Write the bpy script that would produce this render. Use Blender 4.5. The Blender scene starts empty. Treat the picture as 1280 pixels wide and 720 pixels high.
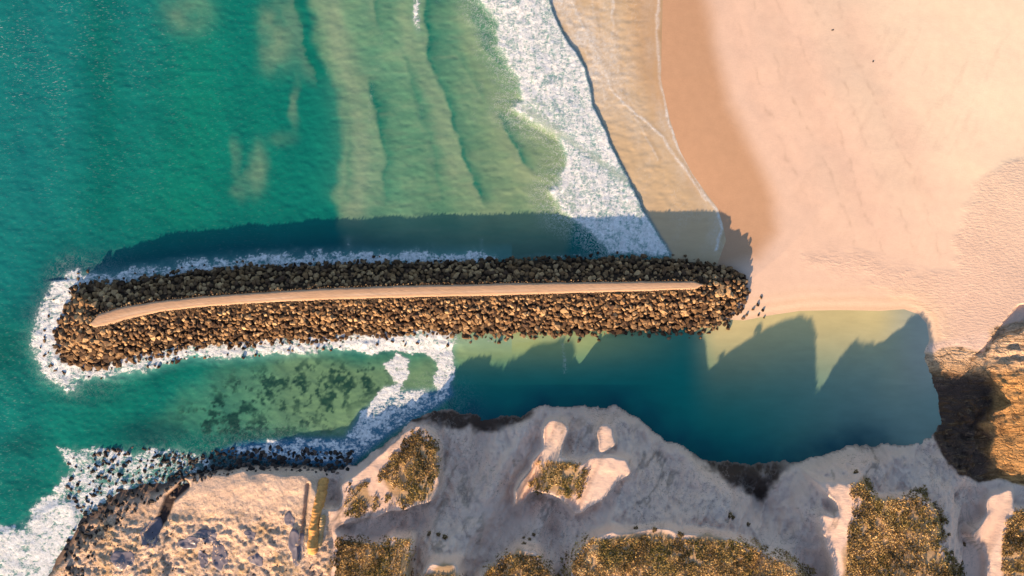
import bpy, bmesh, math, random
import numpy as np
from mathutils import Vector
random.seed(7); np.random.seed(7)
C = bpy.context.scene.collection
PX = 0.2            # metres per photograph pixel at water level
HC = 260.0          # camera height
SUN_EL = math.radians(15.0)
SH = 40.0/88.0      # sideways drift of a shadow per pixel of northward run
KZ = PX*math.tan(SUN_EL)*math.sqrt(1+SH*SH)   # metres of height per pixel of shadow

# ------------------------------------------------------------------ helpers
def W(px, py, z=0.0):
    f = (HC-z)/HC
    return ((px-640)*PX*f, (360-py)*PX*f, z)
_lat = {}
def vnoise(x, y, scale, seed=0):
    if seed not in _lat: _lat[seed] = np.random.RandomState(seed+11).rand(256, 256).astype(np.float32)
    L = _lat[seed]
    a = x/scale; b = y/scale
    i = np.floor(a).astype(np.int64); j = np.floor(b).astype(np.int64)
    fx = (a-i).astype(np.float32); fy = (b-j).astype(np.float32)
    fx = fx*fx*(3-2*fx); fy = fy*fy*(3-2*fy)
    i0 = i & 255; i1 = (i+1) & 255; j0 = j & 255; j1 = (j+1) & 255
    return (L[i0, j0]*(1-fx)+L[i1, j0]*fx)*(1-fy)+(L[i0, j1]*(1-fx)+L[i1, j1]*fx)*fy
def fbm(x, y, scale, seed=0, octs=4, gain=.5):
    s = 0; a = 1.0; t = 0
    for k in range(octs):
        s = s+a*vnoise(x+37*k, y-53*k, scale/2**k, seed+k); t += a; a *= gain
    return s/t*2-1            # about -1..1
def dist_poly(x, y, pts, closed=True):
    d = np.full(x.shape, 1e9, np.float32)
    n = len(pts)
    for k in range(n if closed else n-1):
        ax, ay = pts[k]; bx, by = pts[(k+1) % n]
        ex, ey = bx-ax, by-ay
        L = ex*ex+ey*ey+1e-9
        t = np.clip(((x-ax)*ex+(y-ay)*ey)/L, 0, 1)
        d = np.minimum(d, (x-ax-t*ex)**2+(y-ay-t*ey)**2)
    return np.sqrt(d)
def inside(x, y, pts):
    r = np.zeros(x.shape, bool)
    n = len(pts)
    for k in range(n):
        ax, ay = pts[k]; bx, by = pts[(k+1) % n]
        if ay == by: continue
        c = ((ay > y) != (by > y)) & (x < (bx-ax)*(y-ay)/(by-ay)+ax)
        r ^= c
    return r
def sd(x, y, pts):            # positive inside
    return np.where(inside(x, y, pts), 1, -1)*dist_poly(x, y, pts)
def sst(a, b, v):
    t = np.clip((v-a)/(b-a), 0, 1); return t*t*(3-2*t)
def blur(a, n, axis):
    if n < 1: return a
    k = np.exp(-0.5*(np.arange(-2*n, 2*n+1)/n)**2); k /= k.sum()
    p = [(0, 0), (0, 0)]; p[axis] = (2*n, 2*n)
    b = np.pad(a, p, mode='edge'); out = np.zeros_like(a)
    for q, w in enumerate(k):
        sl = [slice(None), slice(None)]; sl[axis] = slice(q, q+a.shape[axis])
        out += w*b[tuple(sl)]
    return out
def mix(a, b, t):
    return a*(1-t[..., None])+np.asarray(b, np.float32)*t[..., None]
def tag(o, label=None, cat=None, group=None, kind=None):
    if label: o['label'] = label
    if cat: o['category'] = cat
    if group: o['group'] = group
    if kind: o['kind'] = kind
    return o
def mesh_np(name, V, F, mat, smooth=True, col=None, attrs=None, parent=None):
    me = bpy.data.meshes.new(name)
    V = np.asarray(V, np.float32); F = np.asarray(F, np.int32)
    k = F.shape[1]
    me.vertices.add(len(V)); me.vertices.foreach_set('co', V.ravel())
    me.loops.add(F.size); me.loops.foreach_set('vertex_index', F.ravel())
    me.polygons.add(len(F)); me.polygons.foreach_set('loop_start', np.arange(0, F.size, k, dtype=np.int32))
    me.update(calc_edges=True)
    me.polygons.foreach_set('use_smooth', np.full(len(F), smooth))
    if col is not None:
        a = me.attributes.new('Col', 'FLOAT_COLOR', 'POINT')
        c = np.ones((len(V), 4), np.float32); c[:, :3] = col; a.data.foreach_set('color', c.ravel())
    for n, v in (attrs or {}).items():
        a = me.attributes.new(n, 'FLOAT', 'POINT'); a.data.foreach_set('value', np.asarray(v, np.float32))
    me.materials.append(mat)
    o = bpy.data.objects.new(name, me); C.objects.link(o)
    if parent: o.parent = parent
    return o
def sub_mesh(name, V, F, keep, mat, col, attrs, smooth=True):
    F = F[keep]
    used = np.zeros(len(V), bool); used[F.ravel()] = True
    m = np.cumsum(used)-1
    return mesh_np(name, V[used], m[F], mat, smooth, col[used] if col is not None else None, {k: v[used] for k, v in attrs.items()})

# ------------------------------------------------------------------ materials
def new_mat(name):
    m = bpy.data.materials.new(name); m.use_nodes = True
    nt = m.node_tree; b = nt.nodes['Principled BSDF']
    return m, nt, b
def N(nt, t, **kw):
    n = nt.nodes.new(t)
    for k, v in kw.items(): setattr(n, k, v)
    return n
def noise(nt, vec, scale, detail=4, rough=.55, dist=0):
    n = N(nt, 'ShaderNodeTexNoise'); n.inputs['Scale'].default_value = scale
    n.inputs['Detail'].default_value = detail; n.inputs['Roughness'].default_value = rough
    n.inputs['Distortion'].default_value = dist
    nt.links.new(vec, n.inputs['Vector']); return n.outputs['Fac']
def math_(nt, op, a, b=None, clamp=False):
    n = N(nt, 'ShaderNodeMath', operation=op); n.use_clamp = clamp
    for i, v in enumerate((a, b)):
        if v is None: continue
        if isinstance(v, (int, float)): n.inputs[i].default_value = v
        else: nt.links.new(v, n.inputs[i])
    return n.outputs[0]
def maprange(nt, v, a, b, c=0, d=1, smooth=True):
    n = N(nt, 'ShaderNodeMapRange'); n.interpolation_type = 'SMOOTHSTEP' if smooth else 'LINEAR'
    for k, s in zip(('From Min', 'From Max', 'To Min', 'To Max'), (a, b, c, d)):
        if isinstance(s, (int, float)): n.inputs[k].default_value = s
        else: nt.links.new(s, n.inputs[k])
    nt.links.new(v, n.inputs['Value']); return n.outputs[0]
def mixc(nt, f, a, b, blend='MIX'):
    n = N(nt, 'ShaderNodeMix', data_type='RGBA', blend_type=blend)
    for i, v in ((0, f), (6, a), (7, b)):
        if isinstance(v, (int, float)): n.inputs[i].default_value = v
        elif isinstance(v, tuple): n.inputs[i].default_value = (*v, 1)
        else: nt.links.new(v, n.inputs[i])
    return n.outputs[2]
def bump(nt, b, h, strength, dist):
    n = N(nt, 'ShaderNodeBump'); n.inputs['Strength'].default_value = strength; n.inputs['Distance'].default_value = dist
    nt.links.new(h, n.inputs['Height']); nt.links.new(n.outputs[0], b.inputs['Normal'])
def coords(nt, sx=1, sy=1, rot=0):
    tc = N(nt, 'ShaderNodeTexCoord')
    if sx == 1 and sy == 1 and rot == 0: return tc.outputs['Object']
    mp = N(nt, 'ShaderNodeMapping'); mp.inputs['Scale'].default_value = (sx, sy, 1); mp.inputs['Rotation'].default_value = (0, 0, rot)
    nt.links.new(tc.outputs['Object'], mp.inputs[0]); return mp.outputs[0]
def attr(nt, name, out='Fac'):
    a = N(nt, 'ShaderNodeAttribute', attribute_name=name); return a.outputs[out]
def varied(nt, base, vec, items):
    """multiply base by noises: items = (scale, low, high)"""
    c = base
    for sc, lo, hi in items:
        f = maprange(nt, noise(nt, vec, sc, 4), .3, .7, lo, hi, False)
        cb = N(nt, 'ShaderNodeCombineColor')
        for k in range(3): nt.links.new(f, cb.inputs[k])
        c = mixc(nt, 1.0, c, cb.outputs[0], 'MULTIPLY')
    return c

def mat_sand():
    m, nt, b = new_mat('sand')
    v = coords(nt)
    c = varied(nt, attr(nt, 'Col', 'Color'), v, ((.05, .97, 1.03), (.5, .96, 1.03), (4, .96, 1.03)))
    rough = attr(nt, 'rough'); lit_ = attr(nt, 'litter')
    ln = noise(nt, coords(nt, .8, 1.5, .5), 1.7, 6, .75, .5)
    c = mixc(nt, math_(nt, 'MULTIPLY', maprange(nt, ln, .57, .63), math_(nt, 'MULTIPLY', lit_, .8)), c, (.17, .125, .10))
    rd = math_(nt, 'ABSOLUTE', math_(nt, 'SUBTRACT', noise(nt, coords(nt, 1, .6, .2), .22, 8, .6, .8), .5))
    c = mixc(nt, math_(nt, 'MULTIPLY', maprange(nt, rd, 0, .022, .5, 0), lit_), c, (.33, .24, .20))
    # footprints and wind ripples where the sand is disturbed
    n1 = noise(nt, v, 1.3, 5, .65); n2 = noise(nt, coords(nt, 1, 2.6, .35), .9, 5, .6)
    h = math_(nt, 'ADD', math_(nt, 'MULTIPLY', n1, .5), n2)
    h = math_(nt, 'MULTIPLY', h, rough)
    bump(nt, b, h, .6, .2)
    nt.links.new(c, b.inputs['Base Color']); b.inputs['Roughness'].default_value = .95
    b.inputs['Specular IOR Level'].default_value = .08
    return m
def mat_rockground():
    m, nt, b = new_mat('shore_rock_ground')
    v = coords(nt)
    c = attr(nt, 'Col', 'Color')
    sp = attr(nt, 'speck')
    n1 = noise(nt, v, 1.6, 6, .7, .6); n2 = noise(nt, v, .45, 5, .6, .4)
    f = math_(nt, 'MULTIPLY', maprange(nt, n1, .53, .61), sp)
    c = mixc(nt, math_(nt, 'MULTIPLY', f, .8), c, (.14, .085, .055))
    f2 = math_(nt, 'MULTIPLY', maprange(nt, noise(nt, v, 2.6, 5, .7), .56, .62), sp)
    c = mixc(nt, f2, c, (.66, .52, .42))
    f3 = math_(nt, 'MULTIPLY', maprange(nt, n2, .57, .66), sp)
    c = mixc(nt, math_(nt, 'MULTIPLY', f3, .35), c, (.42, .25, .08))
    c = varied(nt, c, v, ((.3, .85, 1.12), (3, .85, 1.15)))
    h = math_(nt, 'ADD', math_(nt, 'MULTIPLY', n1, math_(nt, 'ADD', sp, .25)), math_(nt, 'MULTIPLY', n2, .5))
    bump(nt, b, h, .8, .6)
    nt.links.new(c, b.inputs['Base Color']); b.inputs['Roughness'].default_value = .9
    b.inputs['Specular IOR Level'].default_value = .2
    return m
def mat_cliff():
    m, nt, b = new_mat('layered_rock')
    v = coords(nt)
    c = attr(nt, 'Col', 'Color')
    st = noise(nt, coords(nt, .35, 1.3, .2), .32, 8, .66, 1.6)
    c = mixc(nt, maprange(nt, st, .38, .52, .7, 0), c, (.13, .06, .022))
    c = mixc(nt, maprange(nt, noise(nt, coords(nt, .3, 1.3, -.2), .9, 6, .7, .8), .53, .70, 0, .35), c, (.55, .36, .20))
    c = varied(nt, c, v, ((.25, .75, 1.2), (2.5, .8, 1.2)))
    vo = N(nt, 'ShaderNodeTexVoronoi', feature='DISTANCE_TO_EDGE'); vo.inputs['Scale'].default_value = .38
    mv = N(nt, 'ShaderNodeVectorMath', operation='ADD'); wn = N(nt, 'ShaderNodeTexNoise'); wn.inputs['Scale'].default_value = .4; wn.inputs['Detail'].default_value = 5
    nt.links.new(v, wn.inputs['Vector']); sc_ = N(nt, 'ShaderNodeVectorMath', operation='SCALE'); sc_.inputs['Scale'].default_value = 3.5
    nt.links.new(wn.outputs['Color'], sc_.inputs[0]); nt.links.new(coords(nt, .6, 1.2, .3), mv.inputs[0]); nt.links.new(sc_.outputs[0], mv.inputs[1]); nt.links.new(mv.outputs[0], vo.inputs['Vector'])
    cr = maprange(nt, vo.outputs['Distance'], 0, .09)
    c = mixc(nt, math_(nt, 'MULTIPLY', math_(nt, 'SUBTRACT', 1, cr), .16), c, (.05, .03, .02))
    h = math_(nt, 'ADD', math_(nt, 'ADD', st, math_(nt, 'MULTIPLY', cr, .3)), math_(nt, 'MULTIPLY', noise(nt, v, 1.5, 6, .7), .6))
    bump(nt, b, h, .9, .8)
    nt.links.new(c, b.inputs['Base Color']); b.inputs['Roughness'].default_value = .85
    b.inputs['Specular IOR Level'].default_value = .2
    return m
def mat_water():
    m, nt, b = new_mat('sea_water')
    v = coords(nt)
    c = attr(nt, 'Col', 'Color')
    c = varied(nt, c, v, ((.06, .94, 1.06),))
    c = varied(nt, c, coords(nt, .35, 1.2, .5), ((.5, .95, 1.05),))
    foam = attr(nt, 'foam'); lace = attr(nt, 'lace')
    n1 = noise(nt, v, 1.5, 8, .72, .35); n2 = noise(nt, coords(nt, .5, 1.6, -.5), .7, 6, .7, 1.2)
    n = math_(nt, 'ADD', math_(nt, 'MULTIPLY', n1, .62), math_(nt, 'MULTIPLY', n2, .38))
    lo = math_(nt, 'SUBTRACT', .70, math_(nt, 'MULTIPLY', foam, .36))
    hi = math_(nt, 'ADD', lo, .14)
    f = maprange(nt, n, lo, hi)
    f = math_(nt, 'MULTIPLY', f, maprange(nt, foam, .01, .12))
    # thin laces of foam: ridged noise
    r = math_(nt, 'ABSOLUTE', math_(nt, 'SUBTRACT', noise(nt, v, .9, 5, .6, 1.5), .5))
    lf = math_(nt, 'MULTIPLY', maprange(nt, r, .0, .045, 1, 0), lace)
    f = math_(nt, 'MAXIMUM', f, math_(nt, 'MULTIPLY', lf, .75))
    f = math_(nt, 'MAXIMUM', f, math_(nt, 'MULTIPLY', attr(nt, 'film'), maprange(nt, n1, .38, .58, .45, 1)))
    # far wind chop flecks
    ch = attr(nt, 'chop')
    cn = noise(nt, coords(nt, 1.0, 3.0, -.75), .95, 6, .74, .3)
    cf = math_(nt, 'MULTIPLY', maprange(nt, cn, .55, .66), ch)
    f = math_(nt, 'MAXIMUM', f, math_(nt, 'MULTIPLY', cf, .42))
    fcol = varied(nt, mixc(nt, 1.0, (.74, .74, .75), (1, 1, 1), 'MULTIPLY'), v, ((1.1, .78, 1.12), (5, .84, 1.12)))
    c = mixc(nt, f, c, fcol)
    nt.links.new(c, b.inputs['Base Color'])
    nt.links.new(maprange(nt, f, 0, 1, .3, .8, False), b.inputs['Roughness'])
    b.inputs['IOR'].default_value = 1.33; b.inputs['Specular IOR Level'].default_value = .22
    rip = noise(nt, coords(nt, .6, 1.6, .6), .8, 6, .62)
    h = math_(nt, 'ADD', math_(nt, 'MULTIPLY', rip, .16), math_(nt, 'MULTIPLY', math_(nt, 'MULTIPLY', n1, f), .9))
    bump(nt, b, math_(nt, 'MULTIPLY', h, attr(nt, 'rip')), .45, .4)
    return m
def mat_boulder(name, c0, c1, c2):
    m, nt, b = new_mat(name)
    t = attr(nt, 'tint')
    oi = N(nt, 'ShaderNodeObjectInfo').outputs['Random']
    t = math_(nt, 'FRACT', math_(nt, 'ADD', t, oi))
    r = N(nt, 'ShaderNodeValToRGB'); e = r.color_ramp.elements
    e[0].color = (*c0, 1); e[1].color = (*c2, 1); x = e.new(.5); x.color = (*c1, 1)
    nt.links.new(t, r.inputs[0])
    c = varied(nt, r.outputs[0], coords(nt), ((1.2, .7, 1.25), (6, .8, 1.2)))
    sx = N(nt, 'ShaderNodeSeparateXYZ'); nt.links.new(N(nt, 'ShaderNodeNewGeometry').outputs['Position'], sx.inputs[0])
    wet_shade = maprange(nt, math_(nt, 'ADD', sx.outputs[2], math_(nt, 'MULTIPLY', noise(nt, coords(nt), .3, 3), 1.5)), 1.3, 3.4, .85, 0)  # low stones wet, and darkened to paint in the seaward slope's shade
    c = mixc(nt, wet_shade, c, mixc(nt, 1.0, c, (.34, .33, .36), 'MULTIPLY'))
    bump(nt, b, noise(nt, coords(nt), 4, 4), .5, .12)
    nt.links.new(c, b.inputs['Base Color']); b.inputs['Roughness'].default_value = .8
    b.inputs['Specular IOR Level'].default_value = .25
    return m
def mat_simple(name, col, var=((.6, .8, 1.2), (5, .8, 1.2)), bs=3, bd=.1, rough=.9):
    m, nt, b = new_mat(name)
    v = coords(nt)
    cb = N(nt, 'ShaderNodeRGB'); cb.outputs[0].default_value = (*col, 1)
    nt.links.new(varied(nt, cb.outputs[0], v, var), b.inputs['Base Color'])
    bump(nt, b, noise(nt, v, bs, 5), .7, bd)
    b.inputs['Roughness'].default_value = rough; b.inputs['Specular IOR Level'].default_value = .2
    return m
def mat_leaf():
    m, nt, b = new_mat('scrub_leaves')
    t = attr(nt, 'tint')
    r = N(nt, 'ShaderNodeValToRGB'); e = r.color_ramp.elements
    e[0].color = (.07, .048, .02, 1); e[1].color = (.80, .56, .28, 1)
    x = e.new(.35); x.color = (.28, .175, .065, 1); x = e.new(.7); x.color = (.54, .34, .135, 1)
    nt.links.new(t, r.inputs[0])
    c = mixc(nt, maprange(nt, noise(nt, coords(nt), .12, 4), .45, .65, 0, .45), r.outputs[0], (.20, .17, .035))
    nt.links.new(c, b.inputs['Base Color']); b.inputs['Roughness'].default_value = .8
    b.inputs['Specular IOR Level'].default_value = .1
    return m
M_SAND = mat_sand(); M_RG = mat_rockground(); M_CLIFF = mat_cliff(); M_WATER = mat_water()
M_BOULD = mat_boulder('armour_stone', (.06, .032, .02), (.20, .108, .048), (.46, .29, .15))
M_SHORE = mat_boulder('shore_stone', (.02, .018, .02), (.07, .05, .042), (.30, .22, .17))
M_CORE = mat_simple('rubble_core', (.03, .018, .012))
M_PATH = mat_simple('sand_track', (.44, .27, .175), ((.4, .94, 1.06), (3, .95, 1.05)), 1.5, .06)
M_POOL = mat_simple('rock_pool_water', (.17, .15, .18), ((.6, .85, 1.15),), 2, .02, .25)
M_WALL = mat_simple('golden_sandstone', (.60, .30, .10), ((.8, .75, 1.2), (3, .85, 1.15)), 2, .06)
M_LEAF = mat_leaf()

# ------------------------------------------------------------------ outlines (photograph pixels)
LAND = [(20, 800), (48, 725), (80, 680), (105, 645), (150, 615), (200, 600), (250, 592), (300, 584), (350, 580), (400, 585), (420, 588),
        (445, 578), (470, 562), (482, 552), (520, 524), (545, 512), (600, 519), (650, 521), (678, 507), (720, 510), (770, 506), (800, 525),
        (830, 548), (880, 573), (930, 581), (985, 578), (1020, 571), (1060, 558), (1100, 556), (1150, 552), (1172, 540), (1168, 500),
        (1160, 470), (1150, 448), (1160, 425), (1157, 405), (1147, 394), (1130, 388), (1100, 390), (1050, 389), (1000, 390), (960, 396), (930, 402),
        (895, 400), (880, 360), (895, 322), (903, 300), (899, 280), (893, 262), (880, 245), (862, 220), (846, 190), (833, 150), (822, 100), (823, 40), (824, 0),
        (815, -200), (815, -4000), (9000, -4000), (9000, 9000), (-400, 9000), (-100, 1400)]
SE = [(-2000, 760), (387, 715), (430, 652), (493, 598), (519, 572), (560, 556), (599, 548), (650, 542), (685, 538), (715, 508), (750, 490), (772, 486), (782, 458),
      (803, 447), (837, 460), (861, 432), (893, 424), (911, 424), (932, 457), (938, 427), (949, 413), (984, 402), (1034, 402), (1057, 408), (1075, 425), (1096, 463),
      (1108, 442), (1125, 425), (1145, 409), (1165, 399), (1182, 396), (1194, 401), (1207, 418), (1222, 450), (1247, 500), (1250, 470), (1256, 442), (1266, 418), (1284, 396), (1305, 384), (1322, 387), (1336, 397), (1350, 413), (1362, 436),
      (1368, 442), (1400, 447), (1424, 432), (1434, 400), (1442, 376), (1460, 362), (1600, 355), (4000, 355)]
LIT = [
 [(-900, 1000), (30, 760), (60, 720), (100, 690), (130, 660), (175, 628), (215, 612), (240, 600), (300, 590), (388, 597), (400, 640), (424, 638), (430, 606), (450, 588), (476, 565),
  (517, 533), (530, 532), (545, 552), (546, 585), (545, 610), (538, 626), (480, 640), (420, 655), (415, 665), (425, 676), (478, 680), (490, 670), (512, 672), (510, 700), (512, 1000)],
 [(520, 735), (540, 706), (568, 704), (572, 735)],
 [(590, 735), (598, 722), (620, 705), (648, 684), (668, 690), (690, 725), (690, 740)],
 [(712, 740), (717, 705), (724, 690), (740, 673), (770, 668), (830, 662), (850, 670), (880, 667), (935, 683), (962, 697), (985, 705), (1002, 722), (1010, 745)],
 [(643, 636), (652, 600), (668, 580), (681, 560), (679, 540), (683, 526), (702, 523), (707, 535), (702, 558), (696, 574), (725, 582), (738, 574), (783, 574), (791, 592), (772, 600), (748, 625), (724, 640), (700, 622), (668, 612), (655, 625)],
 [(749, 530), (763, 533), (768, 562), (751, 565)],
 [(1010, 580), (1040, 573), (1062, 578), (1078, 600), (1090, 622), (1105, 625), (1150, 622), (1168, 645), (1178, 690), (1205, 800), (1048, 800), (1045, 710), (1030, 660), (1024, 638), (1040, 650), (1051, 646), (1046, 625), (1026, 606)],
 [(1215, 668), (1232, 655), (1238, 620), (1262, 612), (1268, 640), (1400, 640), (1400, 900), (1240, 900), (1235, 690)],
 [(1166, 446), (1190, 440), (1228, 446), (1246, 424), (1300, 404), (2500, 404), (2500, 585), (1262, 592), (1240, 575), (1238, 540), (1241, 516), (1266, 507), (1248, 480), (1230, 456), (1215, 468), (1180, 462)],
]
HEAD = [(1150, 440), (1178, 438), (1232, 436), (1250, 410), (1300, 395), (2500, 395), (2500, 600), (1262, 604), (1240, 597), (1222, 602), (1190, 585), (1176, 560), (1170, 520), (1160, 480)]
PLAT = [(-9000, 9000), (-400, 700), (40, 640), (100, 600), (200, 570), (405, 570), (410, 640), (418, 680), (412, 735), (390, 900), (200, 9000)]
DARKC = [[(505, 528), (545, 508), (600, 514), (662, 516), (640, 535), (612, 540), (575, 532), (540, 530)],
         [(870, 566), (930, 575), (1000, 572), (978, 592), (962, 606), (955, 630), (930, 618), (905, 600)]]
VEG = {
 'left': [(428, 680), (445, 676), (480, 682), (497, 670), (514, 672), (513, 700), (516, 860), (405, 860), (420, 720)],
 'tiny': [(522, 730), (541, 707), (566, 705), (573, 735), (574, 745), (520, 745)],
 'mid': [(590, 745), (600, 722), (622, 706), (648, 685), (666, 691), (690, 725), (705, 860), (580, 860)],
 'main': [(690, 860), (713, 730), (719, 705), (726, 690), (742, 674), (770, 669), (830, 664), (850, 672), (880, 669), (935, 685), (962, 698), (985, 706), (1003, 722), (1012, 745), (1015, 860)],
 'right': [(1072, 606), (1080, 598), (1086, 618), (1106, 627), (1148, 623), (1168, 646), (1175, 685), (1195, 722), (1215, 860), (1048, 860), (1050, 725), (1056, 700), (1062, 672), (1080, 655), (1078, 630)],
 'edge': [(1262, 652), (1272, 640), (1300, 645), (1420, 660), (1420, 860), (1268, 860), (1255, 730), (1252, 690)],
 'slope': [(480, 596), (495, 572), (522, 543), (543, 556), (545, 590), (537, 622), (505, 630), (486, 620)],
 'slope2': [(436, 634), (445, 612), (458, 606), (470, 630), (455, 634)],
 'knob': [(664, 606), (668, 590), (682, 578), (712, 578), (727, 590), (724, 612), (712, 624), (690, 614)],
}
BASE = [(92, 350), (104, 352), (122, 350), (180, 343), (240, 335), (300, 329), (400, 326), (440, 322), (500, 324), (600, 322), (700, 319), (800, 318), (860, 322), (898, 328),
        (922, 333), (936, 346), (940, 368), (931, 394), (903, 412), (878, 420), (840, 420), (800, 422), (700, 424), (600, 426), (500, 424), (400, 432), (300, 440), (230, 442), (185, 456),
        (130, 466), (96, 468), (72, 455), (62, 430), (68, 400), (80, 378), (86, 360)]
TRACK = [(113, 404), (122, 392), (150, 383), (200, 375), (250, 370), (300, 366), (400, 360), (500, 356), (600, 354), (700, 352), (800, 351), (868, 351), (879, 356), (870, 362),
         (800, 365), (700, 368), (600, 371), (500, 373), (400, 376), (300, 381), (250, 385), (200, 391), (160, 400), (132, 408), (117, 411)]
CREST = 5.2
def to_ground(pts, z):       # photograph outline of something at height z -> its place on the ground
    f = (HC-z)/HC
    return [(640+(x-640)*f, 360+(y-360)*f) for x, y in pts]
TRACKG = to_ground(TRACK, CREST)
INNERG = TRACKG

# ------------------------------------------------------------------ land heights
US = np.arange(150, 2600, 1.5); YS = np.arange(300, 1100, 1.5)
Ug, Yg = np.meshgrid(US, YS); Xg = Ug-SH*Yg
Eu = np.interp(US, [a for a, b in SE], [b for a, b in SE])[None, :]
Zs = np.zeros_like(Ug)
lit = np.zeros(Ug.shape, bool)
for r in range(1, len(YS)):          # walk north to south; height of the row before places this row in the photograph
    zp = Zs[r-1]; f = HC/(HC-zp)
    xi = 640+(Xg[r]-640)*f; yi = 360+(Yg[r]-360)*f
    wn = fbm(Ug[r], Yg[r], 13, 601, 4, .6); wm = fbm(Ug[r], Yg[r], 13, 606, 4, .6); xi = xi+wn*6; yi = yi+wm*6
    l_ = yi > 775
    for p in LIT:
        ys_ = [q[1] for q in p]
        if min(ys_) < yi.max() and max(ys_) > yi.min(): l_ = l_ | inside(xi, yi, p)
    st_ = np.where(l_, -0.010, KZ)*1.5
    st_ = np.where(Yg[r] < Eu[0], 0, st_); st_ = np.where(Yg[r] > 860, 0, st_)
    Zs[r] = zp+st_; lit[r] = l_
Zs = blur(blur(Zs, 1, 1), 1, 0)
ZM = Zs.copy()
for k in range(1, 13):
    ZM[:, k:] = np.minimum(ZM[:, k:], Zs[:, :-k]); ZM[:, :-k] = np.minimum(ZM[:, :-k], Zs[:, k:])
ZM = blur(blur(ZM, 7, 1), 2, 0)
LITS = blur(blur(lit.astype(np.float32), 3, 1), 3, 0)
def sample(A, x, y):
    u = x+SH*y
    a = np.clip((u-US[0])/1.5, 0, len(US)-1.001); b = np.clip((y-YS[0])/1.5, 0, len(YS)-1.001)
    i = a.astype(int); j = b.astype(int); fa = a-i; fb = b-j
    return (A[j, i]*(1-fa)+A[j, i+1]*fa)*(1-fb)+(A[j+1, i]*(1-fa)+A[j+1, i+1]*fa)*fb
def axis_pts(lo, hi, step):
    core = np.arange(lo, hi+.1, step)
    out = np.array([12, 30, 60, 110, 200, 400, 900, 2500, 7000, 18000.])
    return np.concatenate([lo-out[::-1], core, hi+out])
def rgh0(x, y): return sst(-4, 4, sd(x, y, PLAT))
def height(x, y, full=True):
    """land height (metres) at ground pixel x, y"""
    d = sd(x, y, LAND)
    d = d+sst(480, 500, y)*(fbm(x, y, 16, 201, 4, .6)*6)
    dm = d*PX
    n1 = fbm(x, y, 60, 3, 4); n2 = fbm(x, y, 14, 9, 4)
    beach = np.where(d > 0, 1.6*(1-np.exp(-np.maximum(d, 0)/160))+.02*np.minimum(dm, 40), np.maximum(dm*.12, -3))
    beach = beach+.10*n1*sst(20, 120, d)
    S = sample(Zs, x, y); L = sample(LITS, x, y); SM = np.minimum(sample(ZM, x, y), S)
    dip = sst(.42, .0, L)*(1.15+.8*n1)
    rgh = sst(-4, 4, sd(x, y, PLAT))
    wS = sst(.45, .02, L)*(1-rgh0(x, y))*(1-.8*sst(1140, 1165, x))
    duney = S*(1-wS)+SM*wS-np.maximum(dip, 0)*sst(.3, 3.0, S) + n2*.16*sst(.5, 3, S) - sst(.42, 0, L)*sst(.5, 4, S)*(1-rgh)*(3.6*np.abs(fbm(x*1.1+y*.35, y*.5, 34, 41, 6, .55))+1.0*np.abs(fbm(x*1.3-y*.5, y*.6, 11, 47, 4, .6)))
    # terraces on the headland, lumps and hollows on the rock shelf
    for vp, vw, vd in (([(615, 515), (606, 560), (600, 620), (570, 720)], 22, 2.6), ([(905, 585), (940, 620), (985, 670), (1025, 740)], 20, 3.2), ([(1150, 560), (1195, 620), (1215, 690), (1225, 760)], 20, 3.0), ([(690, 660), (700, 705), (705, 760)], 13, 2.2), ([(800, 545), (850, 610), (870, 650)], 18, 1.6), ([(560, 560), (575, 620), (520, 660), (440, 662)], 20, 1.6)):
        duney = duney-vd*np.exp(-(dist_poly(x+n2*6, y+n1*8, vp, False)/vw)**2)*sst(.35, 0, L)*(1-rgh0(x, y))*sst(1.0, 5, S)
    hd = sst(-3, 5, sd(x, y, HEAD))
    st = (fbm(x*.25+y*.05, y*1.3, 22, 31, 5)+fbm(x*.8, y*1.1, 8, 36, 3)*.6)*1.1
    duney = duney+hd*(st*.8*L-(1.0+1.6*np.abs(st))*sst(.42, 0, L))*sst(0, 2.5, S)
    wedge = sst(-2, 2, sd(x, y, [(425, 640), (436, 600), (470, 572), (515, 530), (560, 530), (560, 640)]))
    shelfe = rgh*sst(200, 260, x)*(y < 640)
    scarp = np.where(d > 0, dm*(2.1+.9*n1+3.5*wedge+2.5*shelfe)+.10*n2, dm*.5)
    scarp = scarp + .6*fbm(x, y, 9, 51, 3)*sst(0, 5, d)
    k = .8
    dune = -k*np.log(np.exp(-np.clip(scarp, -5, 45)/k)+np.exp(-np.clip(duney, -5, 45)/k))
    z = np.where(y > 380, np.maximum(beach*np.where(S > .4, .3, 1), dune), beach)
    # rock shelf: base height, hollows
    pl = .5*sst(0, 25, d)*rgh+rgh*sst(6, 30, d)*(fbm(x, y, 26, 61, 5, .6)*.75+.45*fbm(x, y, 5, 66, 3))*(.25+.75*sst(625, 660, y))
    pl = pl*sst(560, 600, y)
    z = z+pl
    tr = dist_poly(x, y, [(389, 603), (386, 640), (380, 690)], False)     # narrow trench carved beside the rock wall to catch shade
    z = z-.8*(1-sst(1, 4, tr))
    gy = dist_poly(x, y, [(232, 606), (214, 622), (205, 645), (190, 668)], False)  # gully cut into the shelf
    z = z-1.6*(1-sst(3, 9, gy))
    return z, d, S, L, rgh, hd, n1, n2
gx = axis_pts(-90, 1370, 1.5); gy = axis_pts(-90, 880, 1.5)
X, Y = np.meshgrid(gx, gy); X = X.ravel(); Y = Y.ravel()
nx, ny = len(gx), len(gy)
idx = np.arange(nx*ny).reshape(ny, nx)
F = np.stack([idx[1:, :-1], idx[1:, 1:], idx[:-1, 1:], idx[:-1, :-1]], -1).reshape(-1, 4)
Z, D, S, L, RG, HD, N1, N2 = height(X, Y)
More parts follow.
